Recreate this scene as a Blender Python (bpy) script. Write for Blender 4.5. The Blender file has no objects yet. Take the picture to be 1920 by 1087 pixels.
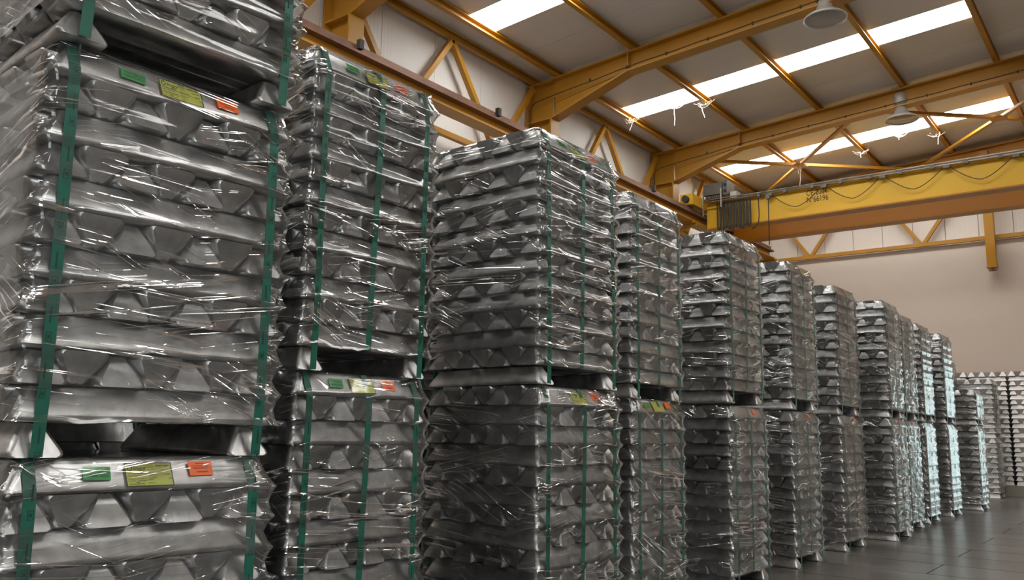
import bpy, bmesh, math, random
from mathutils import Vector, Matrix, noise

SC = bpy.context.scene
COL = SC.collection
U = 0.085                      # one ingot layer, in metres; everything below is laid out in layers
random.seed(11)
PI = math.pi

# ------------------------------------------------------------------ camera
cd = bpy.data.cameras.new('camera'); cam = bpy.data.objects.new('camera', cd); COL.objects.link(cam)
cd.sensor_width = 36.0; cd.lens = 1571.6 / 1920 * 36.0; cd.clip_start = 0.05; cd.clip_end = 200
rt = Vector((0.79039196, 0.61235307, 0.01744315)); up = Vector((0.08791925, -0.14156849, 0.98601652)); fw = Vector((-0.60625965, 0.77780594, 0.16573222))
M = Matrix(((rt.x, up.x, -fw.x), (rt.y, up.y, -fw.y), (rt.z, up.z, -fw.z))).to_4x4()
M.translation = Vector((0, 0, 11.692 * U)); cam.matrix_world = M
SC.camera = cam

# ------------------------------------------------------------------ world, lights, exposure
w = bpy.data.worlds.new('world'); SC.world = w; w.use_nodes = True
bg = w.node_tree.nodes['Background']; bg.inputs[0].default_value = (0.80, 0.93, 1.0, 1); bg.inputs[1].default_value = 0.8
SC.view_settings.view_transform = 'Standard'; SC.view_settings.look = 'None'
SC.view_settings.gamma = 1; SC.view_settings.exposure = 0.10; SC.view_settings.use_curve_mapping = False
SKYLIGHT = 15.0
SC.cycles.max_bounces = 8; SC.cycles.diffuse_bounces = 4; SC.cycles.glossy_bounces = 4
SC.cycles.transparent_max_bounces = 24; SC.cycles.transmission_bounces = 4
SC.cycles.caustics_reflective = True; SC.cycles.sample_clamp_indirect = 6.0
def area_light(name, loc, rot, sx, sy, power, color):
    l = bpy.data.lights.new(name, 'AREA'); l.shape = 'RECTANGLE'; l.size = sx * U; l.size_y = sy * U; l.energy = power; l.color = color
    o = bpy.data.objects.new(name, l); COL.objects.link(o); o.location = [c * U for c in loc]; o.rotation_euler = rot
    return o
# daylight outside an open door added beyond the frame at the far end
area_light('daylight_at_added_gable_door', (-11, 226, 14), (PI / 2, 0, PI), 14, 30, 17, (0.75, 0.97, 0.93))
# daylight outside an unseen door added in the right-hand wall to brighten ingot flanks
area_light('daylight_at_added_side_door', (92, -38, 20), (0, PI / 2, 0), 38, 44, 340, (0.95, 0.98, 1.0))

# ------------------------------------------------------------------ materials
def mat(name, base=(0.5, 0.5, 0.5), rough=0.5, metal=0.0, var=0.0, vscale=3.0, bump=0.0, bscale=20.0, bdist=0.002, stretch=(1, 1, 1), rand=0.0, spec=0.5, coat=0.0):
    m = bpy.data.materials.new(name); m.use_nodes = True
    nt = m.node_tree; N = nt.nodes; L = nt.links; b = N['Principled BSDF']
    b.inputs['Roughness'].default_value = rough; b.inputs['Metallic'].default_value = metal
    b.inputs['Specular IOR Level'].default_value = spec; b.inputs['Coat Weight'].default_value = coat
    tc = N.new('ShaderNodeTexCoord'); mp = N.new('ShaderNodeMapping'); mp.inputs['Scale'].default_value = stretch
    L.new(tc.outputs['Object'], mp.inputs[0])
    n1 = N.new('ShaderNodeTexNoise'); n1.inputs['Scale'].default_value = vscale; n1.inputs['Detail'].default_value = 5
    L.new(mp.outputs[0], n1.inputs['Vector'])
    mx = N.new('ShaderNodeMix'); mx.data_type = 'RGBA'
    mx.inputs[6].default_value = (*[c * (1 - var) for c in base], 1); mx.inputs[7].default_value = (*[min(1, c * (1 + var)) for c in base], 1)
    rmp = N.new('ShaderNodeMapRange'); rmp.inputs[1].default_value = 0.3; rmp.inputs[2].default_value = 0.7
    L.new(n1.outputs['Fac'], rmp.inputs[0]); L.new(rmp.outputs[0], mx.inputs[0])
    out = mx.outputs[2]
    if rand:
        oi = N.new('ShaderNodeObjectInfo'); mr = N.new('ShaderNodeMapRange'); mr.inputs[3].default_value = 1 - rand; mr.inputs[4].default_value = 1 + rand
        L.new(oi.outputs['Random'], mr.inputs[0])
        vm = N.new('ShaderNodeVectorMath'); vm.operation = 'SCALE'; L.new(out, vm.inputs[0]); L.new(mr.outputs[0], vm.inputs['Scale']); out = vm.outputs[0]
    L.new(out, b.inputs['Base Color'])
    if bump:
        n2 = N.new('ShaderNodeTexNoise'); n2.inputs['Scale'].default_value = bscale; n2.inputs['Detail'].default_value = 4
        L.new(mp.outputs[0], n2.inputs['Vector'])
        bp = N.new('ShaderNodeBump'); bp.inputs['Strength'].default_value = bump; bp.inputs['Distance'].default_value = bdist
        L.new(n2.outputs['Fac'], bp.inputs['Height']); L.new(bp.outputs[0], b.inputs['Normal'])
    return m

ALU = mat('cast_aluminium', (0.49, 0.485, 0.48), 0.31, 1.0, 0.26, 18, 0.8, 50, 0.0028, rand=0.14)
ALU_FAR = mat('cast_aluminium_bare', (0.62, 0.60, 0.58), 0.5, 0.75, 0.12, 3, 0.5, 25, 0.004)
STRAP = mat('green_polyester_strap', (0.010, 0.100, 0.068), 0.38, 0, 0.12, 30, 0.2, 200, 0.0005)
STRAPINK = mat('strap_print', (0.004, 0.03, 0.022), 0.5)
ORANGE_STEEL = mat('ochre_painted_steel', (0.43, 0.205, 0.015), 0.42, 0, 0.10, 1.2, 0.15, 30, 0.001)
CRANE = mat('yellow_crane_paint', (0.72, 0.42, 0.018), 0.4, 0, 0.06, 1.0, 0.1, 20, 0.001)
CRANE_SHADED = mat('shaded_crane_paint', (0.42, 0.17, 0.004), 0.45, 0, 0.06, 1.0)  # same yellow paint, with the shade between and under the girders coloured in
RAILM = mat('worn_rail_steel', (0.19, 0.10, 0.065), 0.5, 0.3, 0.25, 4, 0.3, 30, 0.002)
GREYM = mat('grey_hoist_metal', (0.14, 0.13, 0.11), 0.45, 0.4, 0.15, 5, 0.2, 40, 0.001)
GALV = mat('galvanised_conduit', (0.42, 0.40, 0.36), 0.4, 0.7, 0.15, 6)
CABLE = mat('dark_rubber_cable', (0.03, 0.028, 0.024), 0.6)
WHITE_LAMP = mat('lamp_enamel', (0.50, 0.47, 0.43), 0.35, 0.2, 0.05, 4)
LAMP_GLASS = mat('lamp_glass', (0.30, 0.28, 0.25), 0.15, 0.0, 0.05, 4)
ROOFP = mat('ceiling_panel_white', (0.66, 0.635, 0.60), 0.55, 0, 0.06, 0.8, 0.15, 6, 0.004)
PLASTER = mat('beige_plaster', (0.64, 0.555, 0.48), 0.9, 0, 0.06, 0.35, 0.35, 8, 0.006)
CONC = mat('grey_concrete_floor', (0.125, 0.115, 0.104), 0.27, 0, 0.30, 0.9, 0.2, 14, 0.002, stretch=(1, 2.2, 1))
DARKWALL = mat('grey_brown_wall', (0.20, 0.18, 0.16), 0.8, 0, 0.1, 0.5)
KERB = mat('kerb_concrete', (0.26, 0.235, 0.20), 0.8, 0, 0.1, 1.5, 0.3, 20, 0.003)
WEB = mat('dusty_cobweb', (0.75, 0.68, 0.6), 0.9)
GREEN_L = mat('green_sticker', (0.035, 0.30, 0.075), 0.5, 0, 0.05, 20)
YEL_L = mat('yellow_sticker', (0.50, 0.51, 0.11), 0.5, 0, 0.05, 20)
ORG_L = mat('orange_sticker', (0.95, 0.17, 0.012), 0.5, 0, 0.05, 20)
INK = mat('black_print', (0.02, 0.02, 0.015), 0.6)
INK_Y = mat('olive_small_print', (0.17, 0.17, 0.03), 0.6)
INK_O = mat('brown_small_print', (0.35, 0.05, 0.005), 0.6)
INK_G = mat('dark_green_print', (0.004, 0.05, 0.02), 0.6)

def refine_alu(m):
    nt = m.node_tree; N = nt.nodes; L = nt.links; b = N['Principled BSDF']
    tc = N.new('ShaderNodeTexCoord'); mp = N.new('ShaderNodeMapping'); mp.inputs['Scale'].default_value = (1, 1, 0.14); L.new(tc.outputs['Object'], mp.inputs[0])
    g = N.new('ShaderNodeTexNoise'); g.inputs['Scale'].default_value = 95; g.inputs['Detail'].default_value = 1; L.new(mp.outputs[0], g.inputs['Vector'])
    c = N.new('ShaderNodeTexNoise'); c.inputs['Scale'].default_value = 16; c.inputs['Detail'].default_value = 1.5; L.new(tc.outputs['Object'], c.inputs['Vector'])
    b1 = N.new('ShaderNodeBump'); b1.inputs['Strength'].default_value = 0.9; b1.inputs['Distance'].default_value = 0.0006; L.new(g.outputs['Fac'], b1.inputs['Height'])
    b2 = N.new('ShaderNodeBump'); b2.inputs['Strength'].default_value = 0.9; b2.inputs['Distance'].default_value = 0.0010; L.new(c.outputs['Fac'], b2.inputs['Height']); L.new(b1.outputs[0], b2.inputs['Normal'])
    L.new(b2.outputs[0], b.inputs['Normal'])
    r = N.new('ShaderNodeMapRange'); r.inputs[1].default_value = 0.35; r.inputs[2].default_value = 0.65; r.inputs[3].default_value = 0.33; r.inputs[4].default_value = 0.43
    L.new(c.outputs['Fac'], r.inputs[0]); L.new(r.outputs[0], b.inputs['Roughness'])
refine_alu(ALU)

def rib_mat(name, base, axis):
    m = mat(name, base, 0.55, 0, 0.05, 0.9)
    nt = m.node_tree; N = nt.nodes; L = nt.links
    tc = N.new('ShaderNodeTexCoord'); wv = N.new('ShaderNodeTexWave'); wv.wave_type = 'BANDS'; wv.bands_direction = axis; wv.wave_profile = 'SIN'
    wv.inputs['Scale'].default_value = 5.0
    L.new(tc.outputs['Object'], wv.inputs['Vector'])
    bp = N.new('ShaderNodeBump'); bp.inputs['Strength'].default_value = 0.5; bp.inputs['Distance'].default_value = 0.004
    L.new(wv.outputs['Fac'], bp.inputs['Height']); L.new(bp.outputs[0], N['Principled BSDF'].inputs['Normal'])
    return m
WALLP = rib_mat('ribbed_wall_panel', (0.80, 0.785, 0.76), 'Y')
GABLEP = rib_mat('gable_wall_panel', (0.76, 0.70, 0.63), 'X')

def emis(name, col, st):
    m = bpy.data.materials.new(name); m.use_nodes = True; nt = m.node_tree; nt.nodes.clear()
    o = nt.nodes.new('ShaderNodeOutputMaterial'); e = nt.nodes.new('ShaderNodeEmission')
    e.inputs[0].default_value = (*col, 1); e.inputs[1].default_value = st; nt.links.new(e.outputs[0], o.inputs[0])
    return m
PANE = emis('daylit_rooflight_sheet', (1.0, 0.985, 0.955), SKYLIGHT)

def film_mat():
    m = bpy.data.materials.new('clear_stretch_film'); m.use_nodes = True; nt = m.node_tree; N = nt.nodes; L = nt.links; N.clear()
    out = N.new('ShaderNodeOutputMaterial')
    uv = N.new('ShaderNodeUVMap'); uv.uv_map = 'film'
    oi = N.new('ShaderNodeObjectInfo')
    off = N.new('ShaderNodeVectorMath'); off.operation = 'ADD'; sc = N.new('ShaderNodeVectorMath'); sc.operation = 'SCALE'
    sc.inputs[0].default_value = (17.0, 9.0, 5.0); L.new(oi.outputs['Random'], sc.inputs['Scale']); L.new(uv.outputs[0], off.inputs[0]); L.new(sc.outputs[0], off.inputs[1])
    def ridges(rot, sx, sy, scale, lo, hi, detail=2.0):
        mp = N.new('ShaderNodeMapping'); mp.inputs['Rotation'].default_value = (0, 0, rot); L.new(off.outputs[0], mp.inputs[0])
        mp2 = N.new('ShaderNodeMapping'); mp2.inputs['Scale'].default_value = (sx, sy, 1); L.new(mp.outputs[0], mp2.inputs[0])
        n = N.new('ShaderNodeTexNoise'); n.inputs['Scale'].default_value = scale; n.inputs['Detail'].default_value = detail; n.inputs['Distortion'].default_value = 0.15
        L.new(mp2.outputs[0], n.inputs['Vector'])
        a = N.new('ShaderNodeMath'); a.operation = 'SUBTRACT'; a.inputs[1].default_value = 0.5; L.new(n.outputs['Fac'], a.inputs[0])
        b = N.new('ShaderNodeMath'); b.operation = 'ABSOLUTE'; L.new(a.outputs[0], b.inputs[0])
        r = N.new('ShaderNodeMapRange'); r.inputs[1].default_value = lo; r.inputs[2].default_value = hi; r.inputs[3].default_value = 1.0; r.inputs[4].default_value = 0.0
        L.new(b.outputs[0], r.inputs[0])
        return r.outputs[0]
    def mul(a, b):
        x = N.new('ShaderNodeMath'); x.operation = 'MULTIPLY'
        if isinstance(b, float): x.inputs[1].default_value = b
        else: L.new(b, x.inputs[1])
        L.new(a, x.inputs[0]); return x.outputs[0]
    def add(a, b):
        x = N.new('ShaderNodeMath'); x.operation = 'ADD'; L.new(a, x.inputs[0])
        if isinstance(b, float): x.inputs[1].default_value = b
        else: L.new(b, x.inputs[1])
        return x.outputs[0]
    def patch(scale, lo, hi):
        n = N.new('ShaderNodeTexNoise'); n.inputs['Scale'].default_value = scale; L.new(off.outputs[0], n.inputs['Vector'])
        r = N.new('ShaderNodeMapRange'); r.inputs[1].default_value = lo; r.inputs[2].default_value = hi; L.new(n.outputs['Fac'], r.inputs[0]); return r.outputs[0]
    r1 = mul(ridges(0.09, 0.40, 12, 2.0, 0.0, 0.018), patch(3.4, 0.48, 0.60))
    r2 = mul(ridges(-0.20, 0.38, 14, 2.3, 0.0, 0.017), patch(4.6, 0.50, 0.60))
    r3 = mul(ridges(0.50, 0.45, 13, 2.1, 0.0, 0.017), patch(3.9, 0.54, 0.64))
    fine = ridges(0.03, 2.2, 12, 5.0, 0.0, 0.25, 2.0)
    h = add(add(add(r1, r2), r3), mul(fine, 0.045))
    bp = N.new('ShaderNodeBump'); bp.inputs['Strength'].default_value = 1.0; bp.inputs['Distance'].default_value = 0.0010
    L.new(h, bp.inputs['Height'])
    tr = N.new('ShaderNodeBsdfTransparent'); tr.inputs[0].default_value = (0.955, 0.96, 0.955, 1)
    gl = N.new('ShaderNodeBsdfGlossy'); gl.inputs['Color'].default_value = (1, 1, 1, 1); gl.inputs['Roughness'].default_value = 0.07
    L.new(bp.outputs[0], gl.inputs['Normal'])
    df = N.new('ShaderNodeBsdfDiffuse'); df.inputs[0].default_value = (0.85, 0.86, 0.86, 1)
    fr = N.new('ShaderNodeFresnel'); fr.inputs['IOR'].default_value = 1.5; L.new(bp.outputs[0], fr.inputs['Normal'])
    st = add(add(r1, r2), r3)
    fac = add(mul(fr.outputs[0], 0.8), mul(st, 0.85)); fac2 = fac
    cl = N.new('ShaderNodeClamp'); L.new(fac2, cl.inputs[0])
    haze = N.new('ShaderNodeMixShader'); hz = add(mul(st, 0.10), mul(patch(2.2, 0.4, 0.75), 0.05)); hz = add(hz, 0.006)
    L.new(hz, haze.inputs[0]); L.new(tr.outputs[0], haze.inputs[1]); L.new(df.outputs[0], haze.inputs[2])
    mx = N.new('ShaderNodeMixShader'); L.new(cl.outputs[0], mx.inputs[0]); L.new(haze.outputs[0], mx.inputs[1]); L.new(gl.outputs[0], mx.inputs[2])
    L.new(mx.outputs[0], out.inputs[0])
    return m
FILM = film_mat()

# ------------------------------------------------------------------ mesh helpers (all coordinates in layers U)
class MB:
    def __init__(s): s.v = []; s.f = []
    def add(s, vs, fs):
        n = len(s.v); s.v += [tuple(v) for v in vs]; s.f += [tuple(i + n for i in f) for f in fs]
    def box(s, x0, x1, y0, y1, z0, z1):
        s.add([(x0, y0, z0), (x1, y0, z0), (x1, y1, z0), (x0, y1, z0), (x0, y0, z1), (x1, y0, z1), (x1, y1, z1), (x0, y1, z1)],
              [(0, 3, 2, 1), (4, 5, 6, 7), (0, 1, 5, 4), (1, 2, 6, 5), (2, 3, 7, 6), (3, 0, 4, 7)])
    def bar(s, a, b, wd, ht, upv=(0, 0, 1)):
        a = Vector(a); b = Vector(b); d = (b - a).normalized(); sd = d.cross(Vector(upv)).normalized(); u2 = sd.cross(d)
        vs = []
        for p in (a, b):
            for i, j in ((-1, -1), (1, -1), (1, 1), (-1, 1)): vs.append(p + sd * i * wd / 2 + u2 * j * ht / 2)
        s.add(vs, [(0, 1, 2, 3), (7, 6, 5, 4), (0, 4, 5, 1), (1, 5, 6, 2), (2, 6, 7, 3), (3, 7, 4, 0)])
    def tube(s, pts, r, n=6):
        pts = [Vector(p) for p in pts]; vs = []; fs = []
        for i, p in enumerate(pts):
            d = (pts[min(i + 1, len(pts) - 1)] - pts[max(i - 1, 0)]).normalized()
            a = d.cross(Vector((0, 0, 1)) if abs(d.z) < 0.9 else Vector((1, 0, 0))).normalized(); b = d.cross(a)
            for k in range(n): t = 2 * PI * k / n; vs.append(p + a * r * math.cos(t) + b * r * math.sin(t))
        for i in range(len(pts) - 1):
            for k in range(n): fs.append((i * n + k, i * n + (k + 1) % n, (i + 1) * n + (k + 1) % n, (i + 1) * n + k))
        fs.append(tuple(range(n))[::-1]); fs.append(tuple((len(pts) - 1) * n + k for k in range(n)))
        s.add(vs, fs)
    def prism(s, poly, axis, a, b):     # poly: 2D points in the other two axes (order x,z / y,z / x,y)
        def pt(p, c):
            return {'y': (p[0], c, p[1]), 'x': (c, p[0], p[1]), 'z': (p[0], p[1], c)}[axis]
        n = len(poly); vs = [pt(p, a) for p in poly] + [pt(p, b) for p in poly]
        fs = [tuple(range(n)), tuple(range(2 * n - 1, n - 1, -1))] + [(i, i + n, (i + 1) % n + n, (i + 1) % n) for i in range(n)]
        s.add(vs, fs)
    def lathe(s, prof, cx, cy, n=28):
        vs = []; fs = []
        for r, z in prof:
            for k in range(n): t = 2 * PI * k / n; vs.append((cx + r * math.cos(t), cy + r * math.sin(t), z))
        for i in range(len(prof) - 1):
            for k in range(n): fs.append((i * n + k, i * n + (k + 1) % n, (i + 1) * n + (k + 1) % n, (i + 1) * n + k))
        s.add(vs, fs)
    def mesh(s, name, m, smooth=False):
        me = bpy.data.meshes.new(name); me.from_pydata([(x * U, y * U, z * U) for x, y, z in s.v], [], s.f)
        bm = bmesh.new(); bm.from_mesh(me); bmesh.ops.recalc_face_normals(bm, faces=bm.faces); bm.to_mesh(me); bm.free()
        me.materials.append(m)
        if smooth:
            for p in me.polygons: p.use_smooth = True
        return me

def obj(name, me, parent=None, loc=None, rot=None):
    o = bpy.data.objects.new(name, me); COL.objects.link(o)
    if parent: o.parent = parent
    if loc: o.location = [c * U for c in loc]
    if rot: o.rotation_euler = rot
    return o
def part(name, mb, m, parent=None, smooth=False): return obj(name, mb.mesh(name, m, smooth), parent)
def tag(o, label=None, cat=None, group=None, kind=None):
    if label: o['label'] = label
    if cat: o['category'] = cat
    if group: o['group'] = group
    if kind: o['kind'] = kind
    return o
def thing(name, label, cat, loc=(0, 0, 0), rz=0, group=None):
    o = bpy.data.objects.new(name, None); COL.objects.link(o); o.empty_display_size = 0.1
    o.location = [c * U for c in loc]; o.rotation_euler = (0, 0, rz)
    return tag(o, label, cat, group)

# ------------------------------------------------------------------ hall shell
XW, XR = -90.5, 84.5
Y0, Y3 = -72.3, 218.0
BAYS = [-72.3, -24.2, 23.9, 72.1, 120.3, 168.4, 216.5]
XRIDGE = -3.0
def zr(x): return 75.7 + 0.058 * (min(x, 2 * XRIDGE - x) + 88)     # top edge of the rafters

# floor: long concrete strips with open joints
floor = tag(bpy.data.objects.new('floor', None), kind='structure'); COL.objects.link(floor)
mb = MB(); mb.box(XW, XR, Y0, Y3, -3.0, -0.12); part('floor_bed', mb, CONC, floor)
yy = Y0; k = 0
while yy < Y3 - 0.1:
    y2 = min(yy + 7.05, Y3)
    for xa, xb in ((XW, -45), (-45, 9), (9, XR)) if k % 2 else ((XW, -70), (-70, -18), (-18, XR)):
        mb = MB(); mb.box(xa + 0.07, xb - 0.07, yy + 0.08, y2 - 0.08, -0.5, 0.0); part('concrete_slab', mb, CONC, floor)
    yy += 7.05; k += 1

# left wall: ribbed sandwich panels
wl = tag(bpy.data.objects.new('wall_left', None), kind='structure'); COL.objects.link(wl)
mb = MB(); mb.box(XW - 1.2, XW - 0.6, Y0, Y3 + 1, -1, 78); part('wall_backing', mb, WALLP, wl)
y = Y0
while y < Y3:
    mb = MB(); mb.box(XW - 0.6, XW, y + 0.05, min(y + 11.9, Y3) - 0.05, 0, 77.0); part('wall_panel', mb, WALLP, wl); y += 11.9
# gable wall: plaster below, panels above, with an added open door to the right of the picture
wf = tag(bpy.data.objects.new('wall_far', None), kind='structure'); COL.objects.link(wf)
mb = MB()
mb.box(XW, -18, Y3, Y3 + 2, -1, 57.3); mb.box(-5, XR, Y3, Y3 + 2, -1, 57.3); mb.box(-18, -5, Y3, Y3 + 2, 30, 57.3)
part('plaster_lower_wall', mb, PLASTER, wf)
x = -90.5 + 2.0; xs = [XW]
while x < XR: xs.append(x); x += 7.12
xs.append(XR)
for a, b in zip(xs[:-1], xs[1:]):
    mb = MB(); za, zb = zr(a) + 2.5, zr(b) + 2.5
    mb.prism([(a + 0.06, 57.3), (b - 0.06, 57.3), (b - 0.06, zb), (a + 0.06, za)], 'y', Y3 + 0.7, Y3 + 1.4); part('wall_panel', mb, GABLEP, wf)
mb = MB(); mb.box(XW, XR, Y3 + 1.5, Y3 + 2, 57.3, 86); part('wall_backing', mb, GABLEP, wf)
# right and near walls (never in the picture, they close the hall; the side door is added for daylight)
wr = tag(bpy.data.objects.new('wall_right', None), kind='structure'); COL.objects.link(wr)
mb = MB(); mb.box(XR, XR + 1, Y0, -62, -1, 78); mb.box(XR, XR + 1, -14, Y3, -1, 78); mb.box(XR, XR + 1, -62, -14, 42, 78); part('wall_panel', mb, DARKWALL, wr)
wn = tag(bpy.data.objects.new('wall_near', None), kind='structure'); COL.objects.link(wn)
mb = MB(); mb.box(XW, XR, Y0 - 1, Y0, -1, 84); part('plaster_wall', mb, DARKWALL, wn)

# ceiling sheets and rooflights
ceil = tag(bpy.data.objects.new('ceiling', None), kind='structure'); COL.objects.link(ceil)
SKX = {-1: (-83.4, -19.6), 1: (13.6, 77.4)}
PUR = [-88.8, -83.5, -67.6, -51.5, -35.3, -19.3, -3.0]
def rz_(x): return zr(x) + 1.5
def sheet(x0, x1, y0, y1, t=0.5, nm='ceiling_panel', m=None, par=None, dz=0.0):
    mb = MB(); mb.prism([(x0, rz_(x0) + dz), (x1, rz_(x1) + dz), (x1, rz_(x1) + t + dz), (x0, rz_(x0) + t + dz)], 'y', y0, y1)
    return part(nm, mb, m or ROOFP, par or ceil)
nwin = 0
for bi in range(6):
    b0, b1 = BAYS[bi], BAYS[bi + 1]
    if bi == 5: b1 = Y3 + 1
    s0, s1 = b0 + 22.1, b0 + 29.2
    for side in (-1, 1):
        xa, xb = (XW, XRIDGE) if side < 0 else (XRIDGE, XR)
        k0, k1 = SKX[side]
        for ya, yb in ((b0, b0 + 11.0), (b0 + 11.0, s0), (s1, b0 + 38.6), (b0 + 38.6, b1)):
            sheet(xa, xb, ya + 0.04, yb - 0.04)
        sheet(xa, k0, s0, s1); sheet(k1, xb, s0, s1)
        nwin += 1
        wn_ = tag(bpy.data.objects.new('window_%d' % nwin, None), kind='structure'); COL.objects.link(wn_)
        px = [p for p in PUR[1:6]] if side < 0 else [2 * XRIDGE - p for p in PUR[5:0:-1]]
        for a, b in zip(px[:-1], px[1:]): sheet(a, b, s0, s1, 0.2, 'pane', PANE, wn_, 0.25)
        mb = MB()
        for a in (s0, s1 - 0.15): mb.prism([(k0, rz_(k0) - 0.02), (k1, rz_(k1) - 0.02), (k1, rz_(k1) + 0.4), (k0, rz_(k0) + 0.4)], 'y', a, a + 0.15)
        part('window_frame', mb, ROOFP, wn_)
mb = MB()
mb.prism([(XW - 1, rz_(XW) + 0.55), (XRIDGE, rz_(XRIDGE) + 0.55), (XR + 1, rz_(XR) + 0.55), (XR + 1, rz_(XR) + 1.0), (XRIDGE, rz_(XRIDGE) + 1.0), (XW - 1, rz_(XW) + 1.0)], 'y', Y0 - 1, Y3 + 2)
part('roof_cover', mb, ROOFP, ceil)

# ------------------------------------------------------------------ steel frame
ordw = ['nearest', 'second', 'third', 'fourth', 'fifth', 'sixth', 'seventh']
def column(y, label, side=-1):
    sx = lambda v: v if side < 0 else -6 - v
    t = thing('steel_column', label, 'column', (sx(-87.2), y, 0), 0, 'wall columns')
    X = lambda v: sx(v) - sx(-87.2)
    def bx(n, x0, x1, y0, y1, z0, z1):
        mb = MB(); a, b = sorted((X(x0), X(x1))); mb.box(a, b, y0, y1, z0, z1); part(n, mb, ORANGE_STEEL, t)
    ztop = zr(-87)
    bx('flange', -84.7, -84.35, -1.35, 1.35, 0, 68.3 if True else ztop)
    bx('flange', -90.1, -89.75, -1.35, 1.35, 0, ztop - 0.2)
    bx('web', -89.7, -84.7, -0.14, 0.14, 0, ztop - 0.2)
    bx('stiffener', -89.7, -84.75, -1.25, 1.25, 68.1, 68.45)
    bx('stiffener', -89.7, -84.35, -1.25, 1.25, ztop - 0.5, ztop - 0.15)
    bx('base_plate', -90.2, -83.9, -2, 2, 0.0, 0.4)
    # bracket that carries the crane beam
    mb = MB(); a = X(-84.35); b = X(-79.4)
    mb.prism([(a, 56.2), (b, 57.6), (b, 58.0), (a, 58.0)], 'y', -0.2, 0.2); lo, hi = sorted((a, b)); mb.box(lo, hi, -1.2, 1.2, 58.0, 58.4)
    part('crane_bracket', mb, ORANGE_STEEL, t)
    return t
def rafter(y, label, lastbay=False):
    t = thing('roof_rafter', label, 'rafter', (0, y, 70), 0, 'roof rafters')
    for s in (-1, 1):
        sx = lambda v: v if s < 0 else -6 - v
        top = [(sx(v), zr(sx(v)) - 70) for v in (-90, -84, -68.5, -3)]
        bot = [(sx(-3), zr(-3) - 3.55 - 70), (sx(-68.5), zr(sx(-68.5)) - 3.5 - 70), (sx(-84.35), 68.3 - 70), (sx(-84.36), zr(sx(-84.36)) - 3.4 - 70), (sx(-90), zr(sx(-90)) - 3.3 - 70)]
        mb = MB(); mb.prism(top + bot, 'y', -0.12, 0.12); part('web', mb, ORANGE_STEEL, t)
        mb = MB(); mb.bar((sx(-90), 0, zr(sx(-90)) - 70.15), (sx(-3), 0, zr(-3) - 70.15), 2.4, 0.3); part('top_flange', mb, ORANGE_STEEL, t)
        mb = MB()
        for a, b in zip(bot[:2], bot[1:3]): mb.bar((a[0], 0, a[1]), (b[0], 0, b[1]), 2.4, 0.3)
        part('bottom_flange', mb, ORANGE_STEEL, t)
        mb = MB(); v = sx(-68.5); mb.box(v - 0.12, v + 0.12, -1.15, 1.15, zr(v) - 73.5, zr(v) - 70.2); part('stiffener', mb, ORANGE_STEEL, t)
        mb = MB(); mb.bar((sx(-84.4), 0, 68.9 - 70 + 2.6), (sx(-68.5), 0, zr(sx(-68.5)) - 3.1 - 70), 0.5, 0.16); part('web_seam', mb, ORANGE_STEEL, t)
    return t
for i, y in enumerate(BAYS):
    yy = y if i < 6 else Y3 - 1.6
    if i in (3, 4, 5, 6):
        column(yy, {3: "ochre steel column behind the second stack, cut by the picture's top edge", 4: 'ochre steel column rising behind the third stack of ingots', 5: 'ochre steel column left of the crane hoist', 6: 'ochre steel column in the far corner, hidden behind the crane end'}[i])
    else:
        column(yy, 'ochre steel column along the left wall, left of the picture')
    column(yy, 'ochre steel column along the right wall, outside the picture', 1)
    rafter(yy, {0: 'ochre roof rafter far behind the viewer', 1: 'ochre roof rafter behind the viewer', 2: 'ochre roof rafter above the first stack, out of view', 3: "ochre haunched rafter at the picture's top left above the second stack", 4: 'ochre haunched rafter crossing the upper middle, with a black cable clipped along it', 5: 'ochre haunched rafter crossing the upper right, second lamp hanging from it', 6: 'ochre gable rafter seen just above the yellow crane girder'}[i])
for i, x in enumerate(PUR[:6]):
    lab = ['ochre eaves purlin along the top of the ribbed left wall', 'ochre purlin at the left ends of the rooflights', 'second ochre purlin from the eaves crossing the rooflights', 'third ochre purlin from the eaves crossing the rooflights', 'fourth ochre purlin from the eaves, right of the near lamp', 'ochre purlin at the right ends of the rooflights'][i]
    for s in (-1, 1):
        xx = x if s < 0 else -6 - x
        mb = MB(); z0 = zr(xx); d = 0.42
        mb.box(-d, d, Y0, Y3, 0.06, 0.26); mb.box(-d, d, Y0, Y3, 1.16, 1.36); mb.box(-d, -d + 0.2, Y0, Y3, 0.26, 1.16)
        o = part('roof_purlin', mb, ORANGE_STEEL); o.location = (xx * U, 0, z0 * U); tag(o, lab if s < 0 else 'ochre purlin of the right roof slope, %s from the ridge, outside the picture' % ['sixth', 'fifth', 'fourth', 'third', 'second', 'first'][i], 'purlin', 'roof purlins')
mb = MB(); mb.box(-1, 1, Y0, Y3, 0.0, 1.2); o = part('ridge_purlin', mb, ORANGE_STEEL); o.location = (XRIDGE * U, 0, zr(XRIDGE) * U); tag(o, 'ochre ridge purlin at the top of the roof, outside the picture', 'purlin')

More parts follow.
